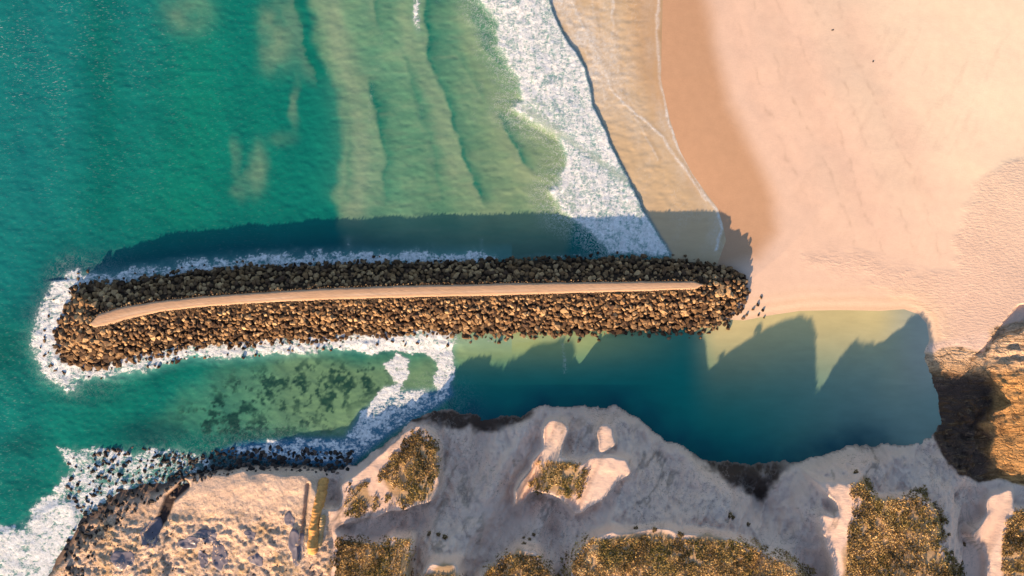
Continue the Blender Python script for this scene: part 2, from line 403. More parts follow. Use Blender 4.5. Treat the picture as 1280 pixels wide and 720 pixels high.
fz = HC/(HC-Z); XI = 640+(X-640)*fz; YI = 360+(Y-360)*fz     # where each point shows in the photograph: used for surface colour outlines only
V = np.stack([(X-640)*PX, (360-Y)*PX, Z], 1)

# colour of the ground itself
dry = np.array([.65, .455, .355]); wet = np.array([.47, .28, .175]); pale = np.array([.78, .62, .46])
col = np.tile(dry.astype(np.float32), (len(X), 1))
col = mix(col, pale, sst(100, 420, (X-900)+(300-Y)*.35+N1*25)*sst(420, 120, Y))
NB = [(868, -200), (880, 0), (895, 60), (912, 130), (945, 200), (965, 250), (968, 290), (945, 320), (900, 340), (800, 340), (700, -200)]
wetm = sst(-16, 14, sd(X, Y, NB)+N1*5)
north = sst(420, 380, Y)
col = mix(col, wet, wetm*north)
# faint drift lines on the dry beach
for pts, w, a in (([(960, 0), (985, 60), (1010, 130), (1050, 200), (1090, 290)], 16, .5), ([(1050, 20), (1085, 90), (1120, 170), (1160, 250)], 12, .45), ([(905, 0), (930, 90), (965, 170), (1010, 260)], 12, .3)):
    g = np.exp(-(dist_poly(X, Y, pts, False)/w)**2)*(.6+.6*N2)
    col = mix(col, (.60, .40, .31), np.clip(g*a, 0, 1))
    g2 = np.exp(-(dist_poly(X-18, Y, pts, False)/w)**2)
    col = mix(col, (.74, .50, .385), np.clip(g2*a*.8, 0, 1))
fs = fbm(X*.9+Y*.45, (Y*.9-X*.45)*.28, 14, 701, 5, .65)
col = mix(col, (.55, .375, .285), sst(.12, .6, fs)*.22*north*sst(930, 1000, X))
for k in range(5):
    pts = [(905+k*34+6*math.sin(k*2.1+t*1.3), t*60-40) for t in range(7)]
    pts = [(x+(y*.42), y) for x, y in pts]
    g = np.exp(-(dist_poly(X+N2*7, Y, pts, False)/1.8)**2)*np.clip(.2+fbm(X, Y, 9, 711+k, 3), 0, 1)
    col = mix(col, (.40, .27, .20), g*.5*(D > 30))
# trampled sand on the right and the banded berm round the lagoon head
TR = [(1290, 195), (1240, 215), (1215, 235), (1208, 270), (1190, 300), (1195, 340), (1160, 345), (1120, 330), (1060, 318), (1000, 318), (1010, 335), (1080, 345), (1130, 370), (1165, 400), (1180, 430), (1500, 420), (1500, 150)]
tr = sst(-10, 10, sd(X, Y, TR)+fbm(X, Y*2, 30, 71, 4)*14)
col = mix(col, (.61, .42, .33), tr*.55)
LAG = [(900, 402), (930, 402), (960, 396), (1000, 390), (1050, 389), (1100, 390), (1130, 388), (1147, 394), (1157, 405), (1160, 425)]
dl = dist_poly(X, Y, LAG, False)
band = np.sin(dl*.55+N1*2.2)*.5+.5
bm = np.exp(-(dl/26)**2)*np.where(D > 0, 1, 0)*north.clip(0, 1)
bm = np.exp(-(dl/24)**2)*(D > 0)
col = mix(col, (.74, .53, .36), bm*.75)
col = mix(col, (.56, .36, .24), bm*band*.5)
# dune sand, shelf, headland
south = (sst(-3, 5, YI-np.interp(XI, [0, 540, 1140, 1160, 1300], [480, 480, 470, 430, 400])))
dune_c = np.array([.74, .515, .405])
col = mix(col, dune_c, south)
col = mix(col, (.58, .41, .34), south*np.clip(fbm(X, Y, 35, 81, 4)*.9, 0, 1))
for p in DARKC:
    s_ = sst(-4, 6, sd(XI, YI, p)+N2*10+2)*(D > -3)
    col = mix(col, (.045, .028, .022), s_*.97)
# bits of dark scrub litter and cracks on the shaded dune
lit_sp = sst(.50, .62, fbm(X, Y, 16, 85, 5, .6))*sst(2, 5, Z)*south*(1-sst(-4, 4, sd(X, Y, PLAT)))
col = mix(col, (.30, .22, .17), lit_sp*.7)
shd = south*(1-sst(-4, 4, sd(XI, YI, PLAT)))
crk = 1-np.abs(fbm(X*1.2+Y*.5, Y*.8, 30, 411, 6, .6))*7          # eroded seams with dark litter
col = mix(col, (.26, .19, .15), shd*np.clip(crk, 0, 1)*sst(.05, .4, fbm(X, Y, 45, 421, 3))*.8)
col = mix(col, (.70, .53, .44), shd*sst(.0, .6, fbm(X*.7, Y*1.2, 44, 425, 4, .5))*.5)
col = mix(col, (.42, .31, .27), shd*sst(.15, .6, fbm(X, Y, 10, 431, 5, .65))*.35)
# under the scrub the soil is brown
vsd = np.full(X.shape, -1e3, np.float32)
sel = (YI > 520) & (YI < 900)
tmp = np.full(sel.sum(), -1e3, np.float32)
for k, p in VEG.items(): tmp = np.maximum(tmp, sd(XI[sel], YI[sel], p))
vsd[sel] = tmp
col = mix(col, (.38, .245, .13), sst(-3, 3, vsd+N2*7)*.9)
plat = sst(-3, 3, sd(XI, YI, PLAT)+N2*3)
c_pl = np.tile(np.array([.66, .455, .335], np.float32), (len(X), 1))
c_pl = mix(c_pl, (.42, .25, .09), np.clip(fbm(X, Y, 22, 91, 4)*1.3, 0, 1)*.7*sst(630, 660, YI))
c_pl = mix(c_pl, (.30, .19, .13), 1-sst(.2, 1.2, Z))
c_pl = mix(c_pl, (.05, .035, .035), 1-sst(-.2, .5, Z))
col = col*(1-plat[:, None])+c_pl*plat[:, None]
col = mix(col, (.09, .06, .05), np.exp(-(dist_poly(X, Y, [(389, 603), (386, 640), (380, 690)], False)/4)**2)*.45)  # dark strip left of the wall: shade painted into the trench colour
speck = plat*sst(.25, .9, Z)*(.25+.75*sst(600, 670, YI-(XI-300)*-.02+N1*30))*(1-.8*np.exp(-(((XI-330)/70)**2+((YI-618)/22)**2)))
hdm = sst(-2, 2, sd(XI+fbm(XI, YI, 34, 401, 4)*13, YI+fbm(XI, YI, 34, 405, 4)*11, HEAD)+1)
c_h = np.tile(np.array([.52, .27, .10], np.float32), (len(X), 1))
c_h = mix(c_h, (.085, .05, .038), sst(1258, 1228, XI+N2*16+N1*14)*sst(455, 475, YI))  # shade on the cliff painted in as a darker rock colour
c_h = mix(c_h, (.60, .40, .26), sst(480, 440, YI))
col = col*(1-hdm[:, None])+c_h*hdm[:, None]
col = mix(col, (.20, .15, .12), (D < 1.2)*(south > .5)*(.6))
rough_a = np.clip(.10+tr*1.0+south*.45+bm*.15, 0, 1)
fc = F.mean(1)
def fm(a): return a[F].mean(1)
fD, fZ, fXI, fYI = fm(D), fm(Z), fm(XI), fm(YI)
fpl = inside(fXI, fYI, PLAT); wpx = fbm(fXI, fYI, 34, 401, 4)*13; wpy = fbm(fXI, fYI, 34, 405, 4)*11; fhd = inside(fXI+wpx, fYI+wpy, HEAD) & (fD > -14) & ~fpl
above = fZ > -1.2
fsouth = (fYI > np.interp(fXI, [0, 540, 1140, 1160, 1300], [480, 480, 470, 430, 400])) & ~fpl & ~fhd
att = {'litter': np.clip(shd*(1-.8*sst(.5, .9, L))*sst(-.35, .35, fbm(X, Y, 40, 801, 4)), 0, 1), 'rough': rough_a, 'speck': speck}
tag(sub_mesh('beach', V, F, above & ~fsouth & ~fpl & ~fhd, M_SAND, col, att), 'pale peach sandy beach with darker wet sand by the surf', kind='structure')
tag(sub_mesh('sand_dunes', V, F, above & fsouth, M_SAND, col, att), 'steep pale sand dunes in shade along the channel', kind='structure')
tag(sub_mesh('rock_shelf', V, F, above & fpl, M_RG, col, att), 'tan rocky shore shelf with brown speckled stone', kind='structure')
tag(sub_mesh('headland', V, F, above & fhd, M_CLIFF, col, att), 'orange layered rock headland with a dark shaded cliff', kind='structure')

# ------------------------------------------------------------------ sea
wx = axis_pts(-60, 1200, 1.5); wy = axis_pts(-60, 740, 1.5)
WX, WY = np.meshgrid(wx, wy); WX = WX.ravel().astype(np.float32); WY = WY.ravel().astype(np.float32)
a1 = fbm(WX, WY, 90, 101, 5); a2 = fbm(WX, WY, 22, 106, 4); a3 = fbm(WX*1.6, WY*.8, 40, 111, 5, .6)
wxx = WX+a2*7+a1*5; wyy = WY+a1*7
ld = -sd(WX, WY, LAND)                    # distance offshore
def P(p, s=6): return sst(-s, s, sd(wxx, wyy, p))
def Ln(p, w): return np.exp(-(dist_poly(wxx, wyy, p, False)/w)**2)
deep = np.array([.003, .148, .118]); 
wc = np.tile(deep.astype(np.float32), (len(WX), 1))
wc = mix(wc, (.008, .155, .165), sst(330, 30, WX+(WY-100)*.4)*.75)
wc = mix(wc, (.001, .118, .098), Ln([(128, -40), (125, 60), (135, 150), (128, 260)], 26)*.65)
wc = mix(wc, (.004, .185, .125), Ln([(250, -20), (240, 150), (230, 250)], 45)*.35)
SANDY = [(386, -60), (388, 20), (398, 70), (425, 110), (432, 160), (425, 215), (420, 262), (440, 340), (700, 340), (720, 262), (700, 160), (640, 60), (600, -60)]
sg = P(SANDY, 9)
wc = mix(wc, (.13, .265, .165), sg*(.78+.25*a2))
wc = mix(wc, (.27, .31, .17), sg*sst(500, 720, WX+(WY-150)*.35+a1*30)*.55)
wc = mix(wc, (.05, .20, .125), sg*Ln([(520, 120), (530, 200), (555, 270)], 22)*.5)
wc = mix(wc, (.215, .295, .20), sg*Ln([(405, -20), (425, 60), (445, 130), (452, 200), (440, 260)], 16)*.8)
wc = mix(wc, (.22, .29, .19), sg*Ln([(505, 10), (515, 70), (545, 130), (570, 220)], 12)*.5)
wc = mix(wc, (.25, .31, .19), sg*Ln([(580, 20), (600, 100), (640, 160), (660, 220)], 16)*.4)
st1 = fbm(WX*.35+WY*.10, WY*1.5, 12, 501, 5, .6)          # feathered cross streaks of stirred sand
for pts, wl, wr, a in (([(533, -60), (533, 25), (538, 75), (556, 120), (573, 170), (588, 215), (612, 262)], 3, 15, 1.0), ([(470, -60), (472, 25), (480, 42)], 3, 13, .85), ([(462, 95), (474, 140), (482, 180), (480, 262)], 4, 15, .8),
                  ([(368, -60), (371, 10), (384, 70), (398, 110)], 3, 13, .7), ([(622, 135), (640, 175), (658, 205), (680, 222)], 3, 12, .75), ([(565, 60), (588, 95), (612, 140)], 3, 14, .3),
                  ([(505, 60), (518, 120), (540, 180), (552, 262)], 3, 16, .35), ([(424, 90), (436, 150), (432, 262)], 4, 12, .4), ([(588, 10), (610, 60), (648, 105)], 3, 14, .45)):
    ys_ = [p[1] for p in pts]; xs_ = [p[0] for p in pts]
    dx = WX+a2*6+st1*3-np.interp(WY, ys_, xs_)
    endf = sst(ys_[0]-2, ys_[0]+12, WY)*sst(ys_[-1]+4, ys_[-1]-26, WY)
    prof = np.where(dx < 0, np.exp(-(dx/wl)**2), np.exp(-(dx/wr)**1.0*np.sign(np.maximum(dx, 0))))*np.clip(.8+.6*a3+.5*st1, .2, 1)
    wc = mix(wc, (.225, .30, .20), np.where(dx < 0, np.exp(dx/16)*np.exp(-(dx/40)**2), 0)*endf*.55*a)
    wc = mix(wc, (.004, .135, .10), np.clip(prof*endf*a*1.25, 0, 1))
wc = mix(wc, (.24, .31, .20), sg*np.clip(st1*1.3, 0, 1)*.3)
wc = mix(wc, (.05, .20, .13), sg*np.clip(-st1*1.3-a3*.3, 0, 1)*.3)
for (cx, cy, rx, ry, a) in ((345, 42, 24, 45, .75), (235, 15, 32, 28, .55), (322, 212, 14, 32, .6), (292, 195, 8, 24, .35), (368, 130, 6, 32, .5), (355, 175, 18, 10, .2), (300, 235, 12, 18, .3)):
    g = np.exp(-(((wxx-cx)/rx)**2+((wyy-cy)/ry)**2)**1.6)*np.clip(.75+a2*.7, 0, 1)
    wc = mix(wc, (.18, .27, .18), g*a)
# water by the breakwater, its shadow to the north painted in as navy
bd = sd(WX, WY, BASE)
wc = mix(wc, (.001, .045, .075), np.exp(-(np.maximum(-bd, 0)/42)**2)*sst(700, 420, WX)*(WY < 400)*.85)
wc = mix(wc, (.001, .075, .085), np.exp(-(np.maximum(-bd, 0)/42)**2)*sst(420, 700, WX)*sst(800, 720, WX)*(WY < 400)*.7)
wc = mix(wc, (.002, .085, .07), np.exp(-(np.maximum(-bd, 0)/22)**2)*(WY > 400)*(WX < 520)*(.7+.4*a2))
wc = mix(wc, (.001, .07, .06), np.exp(-(((WX-5)/35)**2+((WY-440)/45)**2))*.6)
# channel west: sandy bed with weed-covered reef
CH = [(200, 540), (230, 500), (300, 465), (380, 450), (470, 440), (545, 440), (570, 480), (520, 520), (440, 560), (380, 550), (300, 545)]
chm = sst(-24, 20, sd(wxx+a3*18, wyy+a1*14, CH))
wc = mix(wc, (.14, .235, .125), chm*(.25+.6*sst(260, 440, WX+a1*40)))
RF = [(225, 545), (225, 515), (270, 490), (300, 470), (350, 455), (440, 450), (490, 445), (480, 490), (440, 505), (430, 535), (370, 545), (300, 555)]
rn = sst(-.14, .22, fbm(WX, WY, 17, 121, 5, .75)+.25*fbm(WX, WY, 4, 127, 2)-.02)*(.75+.5*np.clip(fbm(WX, WY, 9, 129, 3), -.5, .5))
wc = mix(wc, (.006, .038, .034), P(RF, 14)*np.clip(rn*1.35, 0, 1)*.92)
for (cx, cy, rx, ry, a) in ((25, 555, 28, 18, .6), (185, 543, 50, 22, .85), (30, 610, 30, 22, .35), (95, 500, 60, 8, .35), (330, 552, 90, 12, .7)):
    g = np.exp(-(((wxx-cx)/rx)**2+((wyy-cy)/ry)**2)**1.3)
    wc = mix(wc, (.003, .055, .06), g*a)  # dark patches; the navy shadow off the shelf is painted in
# channel east: still lagoon, shallower to the head
E_ = (WX > 560) & (WY > 395)
lag = sst(555, 575, WX+a2*2)*(WY > np.where(WX > 930, 375, 392))
wc = mix(wc, (.003, .165, .140), lag)
wc = mix(wc, (.36, .40, .16), lag*np.exp(-(np.maximum(-bd, 0)/30)**2)*sst(900, 700, WX)*.75)
shal = sst(860, 1150, WX-(WY-400)*.25)
wc = mix(wc, (.22, .29, .25), lag*shal*.9)
dlg = dist_poly(WX, WY, LAG, False)
wc = mix(wc, (.52, .44, .22), lag*np.exp(-(dlg/60)**1.8)*sst(850, 900, WX)*sst(1180, 1090, WX))
wc = mix(wc, (.36, .36, .30), lag*sst(1090, 1165, WX)*sst(90, 20, dlg)*.9)
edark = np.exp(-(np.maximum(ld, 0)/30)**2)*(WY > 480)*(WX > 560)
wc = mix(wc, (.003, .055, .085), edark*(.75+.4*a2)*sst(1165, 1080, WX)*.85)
wc = mix(wc, (.002, .022, .035), sst(40, 6, ld)*(WY > 480)*sst(200, 270, WX)*sst(470, 430, WX)*.9)  # shade at the low cliff foot painted into the water colour
# surf and swash
SW1 = [(684, -60), (690, 10), (706, 45), (732, 85), (742, 130), (765, 180), (786, 222), (804, 262), (838, 318), (838, 345), (960, 345), (960, -60)]
sw = P(SW1, 1.2) if False else sst(-1.5, 1.5, sd(WX+a2*3, WY, SW1))
thin = np.array([.50, .36, .22])
wc = mix(wc, thin, sw)
wc = mix(wc, (.46, .30, .175), sw*sst(0, 40, sd(WX, WY, [(765, -60), (768, 30), (775, 100), (800, 150), (830, 190), (850, 240), (880, 262), (960, 262), (960, -60)])))
SURF = [(596, -60), (600, 0), (618, 25), (626, 60), (650, 100), (656, 128), (640, 132), (664, 150), (700, 170), (706, 195), (700, 225), (688, 240), (700, 262), (740, 290), (765, 318), (838, 318), (804, 262), (786, 222), (765, 180), (742, 130), (732, 85), (706, 45), (690, 10), (684, -60)]
su = sst(-9, 3, sd(WX+a2*9, WY+a2*6, SURF))*(1-sst(-1, 1, sd(WX+a2*3, WY, SW1)))
foam = su*(.97-.10*sst(.1, .5, a3)); lace = np.zeros_like(foam)
rg_ = fbm(WX*1.9+WY*.2, WY*.55+WX*.3, 16, 831, 5, .6); foam = foam*(1-.24*np.exp(-(rg_*9)**2)-.16*np.clip(-rg_*1.5, 0, 1))
lace = lace+.9*sst(-40, 0, sd(WX+a2*9, WY, SURF))*(1-sw)
foam = np.maximum(foam, su*0+.35*sst(-26, 4, sd(WX+a2*9, WY, SURF))*(1-sw)*sst(0, .4, a3))
# greenish gap inside the surf (trough between two bores)
gap = np.exp(-(dist_poly(WX+a2*3, WY, [(655, 135), (690, 160), (740, 195), (782, 225)], False)/5)**2)
foam = foam*(1-.35*gap)
wc = mix(wc, (.40, .43, .33), gap*su*.8)
# dark line along the toe of the bore, thin tan film beyond with foam lines
toe = [(684, -60), (690, 10), (706, 45), (732, 85), (742, 130), (765, 180), (786, 222), (804, 262), (838, 318)]
td = dist_poly(WX+a2*3, WY, toe, False)
wc = mix(wc, (.12, .17, .19), np.exp(-(td/2.0)**2)*.85)
foam = foam*(1-.9*np.exp(-(td/1.6)**2))
film = np.zeros_like(foam)
for pts, w, a in (([(690, -40), (700, 10), (722, 50), (750, 100), (758, 125)], 2.0, .5), ([(730, -40), (742, 25), (752, 60), (766, 100), (800, 160), (822, 200)], 1.5, .4), ([(698, -40), (726, 30), (756, 80), (764, 110), (790, 138), (828, 172), (850, 205), (870, 232), (884, 250)], 1.7, .8), ([(760, -40), (768, 40), (772, 90), (778, 115)], 2.2, .55),
                  ([(824, -40), (822, 40), (824, 100), (836, 150), (850, 190), (868, 220), (884, 245), (896, 265), (900, 285), (894, 312)], 1.9, .75)):
    dd = dist_poly(WX+a2*5, WY+a1*3, pts, False)
    film = np.maximum(film, np.exp(-(dd/w)**2)*a*np.clip(.8+.7*a3, .25, 1))
    wc = mix(wc, (.36, .25, .15), np.exp(-((dist_poly(WX+a2*5-4.5, WY+a1*3, pts, False))/2.4)**2)*.45)
    film = np.maximum(film, np.exp(-(dist_poly(WX+a2*5+9, WY+a1*3, pts, False)/10)**2)*.22*np.clip(.5+a3, 0, 1))
    foam = np.maximum(foam, np.exp(-(dist_poly(WX+a2*5+6, WY+a1*3, pts, False)/7)**2)*.42*np.clip(a3*2, 0, 1))
    sgn = np.exp(-((dist_poly(WX+a2*5-3, WY+a1*3, pts, False))/2)**2)
filmf = sst(60, 0, td)*sw
film = np.maximum(film, sw*sst(815, 745, WX+(60-WY)*.5)*sst(190, 60, WY)*np.clip(.30+.6*a3+.3*a2, 0, .7))
foam = np.maximum(foam, .0*sw*sst(820, 740, WX+(120-WY)*.5)*(.34+.3*a3)*sst(150, 60, WY))
foam = np.maximum(foam, sw*filmf*(.20+.3*a3))
lace = lace+sw*.22*sst(-.2, .4, a3)
# little breaker at the top, streaks in the trough
bk = np.exp(-(((wxx-522)/6)**2+((WY-18)/24)**2)**2)
foam = np.maximum(foam, bk*.85)
# breakwater wash
nfo = fbm(WX, WY, 12, 131, 4, .6)
west = sst(30, 8, np.abs(-bd-7+nfo*3))*sst(120, 85, WX)*(WY > 350)
head = sst(16, 2, -bd+nfo*4)*sst(150, 90, WX)*sst(345, 365, WY)
sth = sst(15, 1, -bd+nfo*7)*(WY > 400)*sst(590, 560, WX)
nth = sst(18, 3, -bd+nfo*11)*(WY < 360)*sst(640, 610, WX)*.88
nth2 = sst(6, 0, -bd+nfo*5)*(WY < 360)*(WX >= 600)*.5*sst(820, 760, WX)
sth2 = sst(7, 0, -bd+nfo*5)*(WY > 400)*(WX >= 560)*.45*sst(760, 700, WX)
for q in (west*.95, head*1., sth*.92, nth, nth2, sth2): foam = np.maximum(foam, q)
foam = np.maximum(foam, np.exp(-(dist_poly(WX+nfo*3, WY, [(100, 352), (112, 345), (135, 343)], False)/4)**2)*.75)
foam = np.maximum(foam, np.exp(-(((WX-96)/11)**2+((WY-352)/9)**2)**2)*.95)
foam = np.maximum(foam, np.exp(-(dist_poly(WX+nfo*3, WY, [(430, 320), (438, 308), (436, 300)], False)/5)**2)*.55)
foam = np.maximum(foam, np.exp(-(dist_poly(WX+nfo*2, WY, [(602, 318), (602, 300)], False)/3)**2)*.5)
# breakers at the mouth of the channel
BR = [[(400, 436), (470, 416), (568, 416), (571, 460), (568, 486), (545, 490), (538, 470), (545, 455), (530, 444), (500, 442), (460, 444)],
      [(478, 455), (498, 440), (514, 448), (512, 475), (500, 496), (470, 512), (455, 530), (448, 520), (470, 495), (488, 478)]]
for p in BR: foam = np.maximum(foam, sst(-3, 6, sd(WX+nfo*6, WY+nfo*5, p))*1.05)
BB = [(566, 470), (568, 495), (550, 510), (530, 520), (505, 535), (470, 560), (440, 582), (400, 582), (300, 572), (262, 566), (300, 552), (370, 546), (430, 545), (450, 515), (480, 490), (510, 486), (545, 486)]
foam = np.maximum(foam, sst(-4, 8, sd(WX+nfo*6, WY+nfo*6, BB))*(.80+.4*nfo))
foam = np.maximum(foam, np.exp(-(dist_poly(WX+nfo*8, WY+nfo*6, [(562, 455), (540, 500), (500, 520), (470, 548), (440, 575)], False)/5)**2)*.8)
foam = np.maximum(foam, np.exp(-(dist_poly(WX+nfo*8, WY+nfo*6, [(505, 485), (480, 500), (455, 520), (450, 560)], False)/4)**2)*.75)
wc = mix(wc, (.01, .12, .26), sst(-4, 8, sd(WX, WY, BB))*.75)  # blue of the shaded breakers painted into the water
# surf over the shore rocks at the lower left
SL = [(-60, 668), (20, 650), (50, 628), (70, 600), (80, 578), (72, 560), (90, 556), (160, 560), (230, 556), (262, 568), (280, 590), (100, 720), (80, 800), (-60, 800)]
foam = np.maximum(foam, sst(-4, 8, sd(WX+nfo*9, WY+nfo*9, SL))*(.88+.35*nfo-.12*sst(105, 190, WX)))
SL2 = [(-60, 672), (25, 655), (60, 630), (90, 620), (100, 640), (95, 665), (70, 700), (50, 800), (-60, 800)]
foam = np.maximum(foam, sst(-4, 8, sd(WX+nfo*9, WY+nfo*9, SL2))*.97)
sw_l = np.abs(((WX*.9+WY*.12+a1*22) % 58)-29)
lace = np.maximum(lace, np.exp(-(sw_l/3.2)**2)*sg*np.clip(a3*1.8, 0, 1)*.35*(WY < 262))
lace = np.maximum(lace, sst(70, 10, ld)*sst(620, 540, WX)*(WY > 440)*.25)
lace = np.maximum(lace, sst(50, 5, -bd)*sst(200, 60, WX)*.35)
lace = np.maximum(lace, np.exp(-(dist_poly(WX+a2*5, WY, [(703, 430), (706, 465)], False)/2)**2)*.5)
chop = sst(330, 40, WX)*sst(340, 60, WY)*np.clip(.35+1.6*a3, 0, 1)+sst(90, 10, WX)*.25*sst(300, 500, WY)
chop = chop+sst(420, 300, WX)*.10
swell = .10*np.sin(WX*.075+a1*2.5)*sst(700, 500, WX)+.10*a2*sst(700, 650, WX)+.07*fbm(WX, WY*1.6, 8, 141, 3)
swell = swell*sst(0, 30, ld)*np.where(WY > 395, sst(640, 520, WX)+.12, 1)
nb_ = fbm(WX, WY, 7, 301, 4, .65)
aer = np.clip(foam, 0, 1)
wc = mix(wc, (.36, .50, .50), aer**1.5*(.25+.55*su)*(1-.7*sst(-4, 8, sd(WX, WY, BB))))
wc = mix(wc, (.10, .30, .30), sst(22, 2, np.minimum(np.abs(bd), 999))*(WX < 640)*.35)
fo = np.clip(foam*(1+.0*nb_)-sst(-.05, .5, nb_)*.24*(1-.75*su), 0, 1)
wz = swell+su*(.35+.25*a3)+.5*np.maximum.reduce([west, head, sth, nth*.5])*(.5+.6*np.abs(nfo))+.35*sst(-3, 8, sd(WX, WY, SL2))
wz = wz+.04*sw*sst(6, 0, ld)+.02
WV = np.stack([(WX-640)*PX, (360-WY)*PX, wz], 1)
n1_, n2_ = len(wx), len(wy)
idx = np.arange(n1_*n2_).reshape(n2_, n1_)
WF = np.stack([idx[1:, :-1], idx[1:, 1:], idx[:-1, 1:], idx[:-1, :-1]], -1).reshape(-1, 4)
keep = (ld[WF].max(1) > -9)
tag(sub_mesh('sea', WV, WF, keep, M_WATER, wc, {'foam': fo, 'lace': np.clip(lace, 0, 1), 'film': np.clip(film, 0, 1), 'chop': np.clip(chop, 0, 1), 'rip': np.clip(np.maximum(1-.8*sw-.6*lag*sst(570, 600, WX), .2)+fo*.6, 0, 1)}), 'turquoise sea and sheltered channel with white surf', kind='structure')

# ------------------------------------------------------------------ breakwater
def bw_height(x, y):
    db = sd(x, y, BASE); dt = dist_poly(x, y, INNERG); it = inside(x, y, INNERG)
    t = np.where(it, 1, np.maximum(db, 0)/(np.maximum(db, 0)+dt+1e-3))
    z = -.6+(CREST+.6)*(1-(1-t)**1.15)
    z = z+np.exp(-(((x-915)/26)**2+((y-350)/20)**2))*1.6*sst(0, 5, db)*(~it)
    z = np.where(db < 0, -.6+db*PX, z)
    return z, db, it
bx = np.arange(45, 950, 2.0); by = np.arange(305, 480, 2.0)
BX, BY = np.meshgrid(bx, by); BXr = BX.ravel(); BYr = BY.ravel()
BZ, bdb, bit = bw_height(BXr, BYr)
BZc = BZ-np.where(bit, .12, .55)+np.where(bit, 0, .12*fbm(BXr, BYr, 6, 151, 2))
idx = np.arange(BX.size).reshape(BX.shape)
BF = np.stack([idx[1:, :-1], idx[1:, 1:], idx[:-1, 1:], idx[:-1, :-1]], -1).reshape(-1, 4)
kb = bdb[BF].min(1) > -8
bwo = sub_mesh('breakwater', np.stack([(BXr-640)*PX, (360-BYr)*PX, BZc], 1), BF, kb, M_CORE, None, {})
tag(bwo, 'long straight breakwater mound between the open sea and the channel', 'breakwater')
# sandy track along the crest: a crowned strip
def resample(pts, n):
    pts = np.array(pts, float); s = np.r_[0, np.cumsum(np.hypot(*np.diff(pts, axis=0).T))]
    t = np.linspace(0, s[-1], n); return np.stack([np.interp(t, s, pts[:, 0]), np.interp(t, s, pts[:, 1])], 1)
top = resample(TRACKG[:13], 240); bot = resample([TRACKG[0]]+TRACKG[:11:-1], 240)
rows = []
for k in range(9):
    t = k/8
    r = top*(1-t)+bot*t
    r = r+np.stack([0*r[:, 0], (.8 if k == 0 else -.8 if k == 8 else 0)+(fbm(r[:, 0], r[:, 1], 10, 161, 3))*.8*(1 if k in (0, 8) else 0)], 1)
    zz = CREST+.02+.05*math.sin(math.pi*t)+.03*fbm(r[:, 0], r[:, 1], 6, 165, 2) - (.22 if k in (0, 8) else 0)
    rows.append(np.stack([(r[:, 0]-640)*PX, (360-r[:, 1])*PX, zz], 1))
PV = np.concatenate(rows); idx = np.arange(9*240).reshape(9, 240)
PF = np.stack([idx[1:, :-1], idx[1:, 1:], idx[:-1, 1:], idx[:-1, :-1]], -1).reshape(-1, 4)
pt = np.repeat(np.arange(9)/8, 240); pcol = np.tile(np.array([.52, .32, .20], np.float32), (len(PV), 1))
pn = fbm(PV[:, 0]*5*.2, PV[:, 1]*5, 12, 167, 4)
pcol = mix(pcol, (.62, .43, .30), np.exp(-((pt-.62)/.09)**2)*np.clip(.6+pn, 0, 1))
pcol = mix(pcol, (.40, .24, .16), np.exp(-((pt-.30)/.10)**2)*np.clip(.5+pn, 0, 1)*.7)
pcol = mix(pcol, (.36, .24, .17), (np.abs(pt-.5) > .42)*.6)
tag(mesh_np('path', PV, PF, M_SAND, True, pcol, {'rough': np.full(len(PV), .5)}), 'narrow sandy track along the breakwater crest', kind='structure')

# ------------------------------------------------------------------ boulders
def rock_shape(rs, n=16, flat=.75):
    p = rs.normal(size=(n, 3)); p /= np.linalg.norm(p, axis=1)[:, None]
    p *= rs.uniform(.82, 1.08, (n, 1)); p *= np.array([rs.uniform(.85, 1.25), rs.uniform(.8, 1.05), flat*rs.uniform(.85, 1.1)])
    bm = bmesh.new()
    for q in p: bm.verts.new(q)
    r = bmesh.ops.convex_hull(bm, input=bm.verts)
    bmesh.ops.delete(bm, geom=[v for v in bm.verts if not v.link_faces], context='VERTS')
    bmesh.ops.triangulate(bm, faces=bm.faces)
    bmesh.ops.recalc_face_normals(bm, faces=bm.faces)
    bm.verts.index_update()
    Vv = np.array([v.co[:] for v in bm.verts]); Ff = np.array([[v.index for v in f.verts] for f in bm.faces])
    bm.free(); return Vv, Ff
RS = np.random.RandomState(5)
SHAPES = [rock_shape(RS) for _ in range(20)]
def rot(v, rz, rx):
    c, s = math.cos(rx), math.sin(rx); R1 = np.array([[1, 0, 0], [0, c, -s], [0, s, c]])
    c, s = math.cos(rz), math.sin(rz); R2 = np.array([[c, -s, 0], [s, c, 0], [0, 0, 1]])
    return v @ R1.T @ R2.T
def rocks_mesh(name, items, mat):
    Vs, Fs, Ts, off = [], [], [], 0
    for (x, y, z, r, rz, rx, k) in items:
        v, f = SHAPES[k]
        Vs.append(rot(v*r, rz, rx)+np.array([x, y, z])); Fs.append(f+off); off += len(v)
        Ts.append(np.full(len(v), RS.rand()))
    return mesh_np(name, np.concatenate(Vs), np.concatenate(Fs), mat, False, None, {'tint': np.concatenate(Ts)})
_rm = {}
def rock_obj(name, it, mat):
    x, y, z, r, rz, rx, k = it
    key = (k, mat.name)
    if key not in _rm:
        v, f = SHAPES[k]; o = mesh_np(name, v, f, mat, False, None, {'tint': np.full(len(v), k/20)}); _rm[key] = o.data
    else:
        o = bpy.data.objects.new(name, _rm[key]); C.objects.link(o)
    o.location = (x, y, z); o.scale = (r, r, r); o.rotation_euler = (rx, 0, rz)
    return o
def scatter(x0, x1, y0, y1, sp, jit=.45):
    a = np.arange(x0, x1, sp); b = np.arange(y0, y1, sp*.87)
    A, B = np.meshgrid(a, b); A = A+(np.arange(len(b)) % 2)[:, None]*sp/2
    A = A+RS.uniform(-jit, jit, A.shape)*sp; B = B+RS.uniform(-jit, jit, B.shape)*sp
    return A.ravel(), B.ravel()
A, B = scatter(50, 950, 312, 474, 5.0, .42)
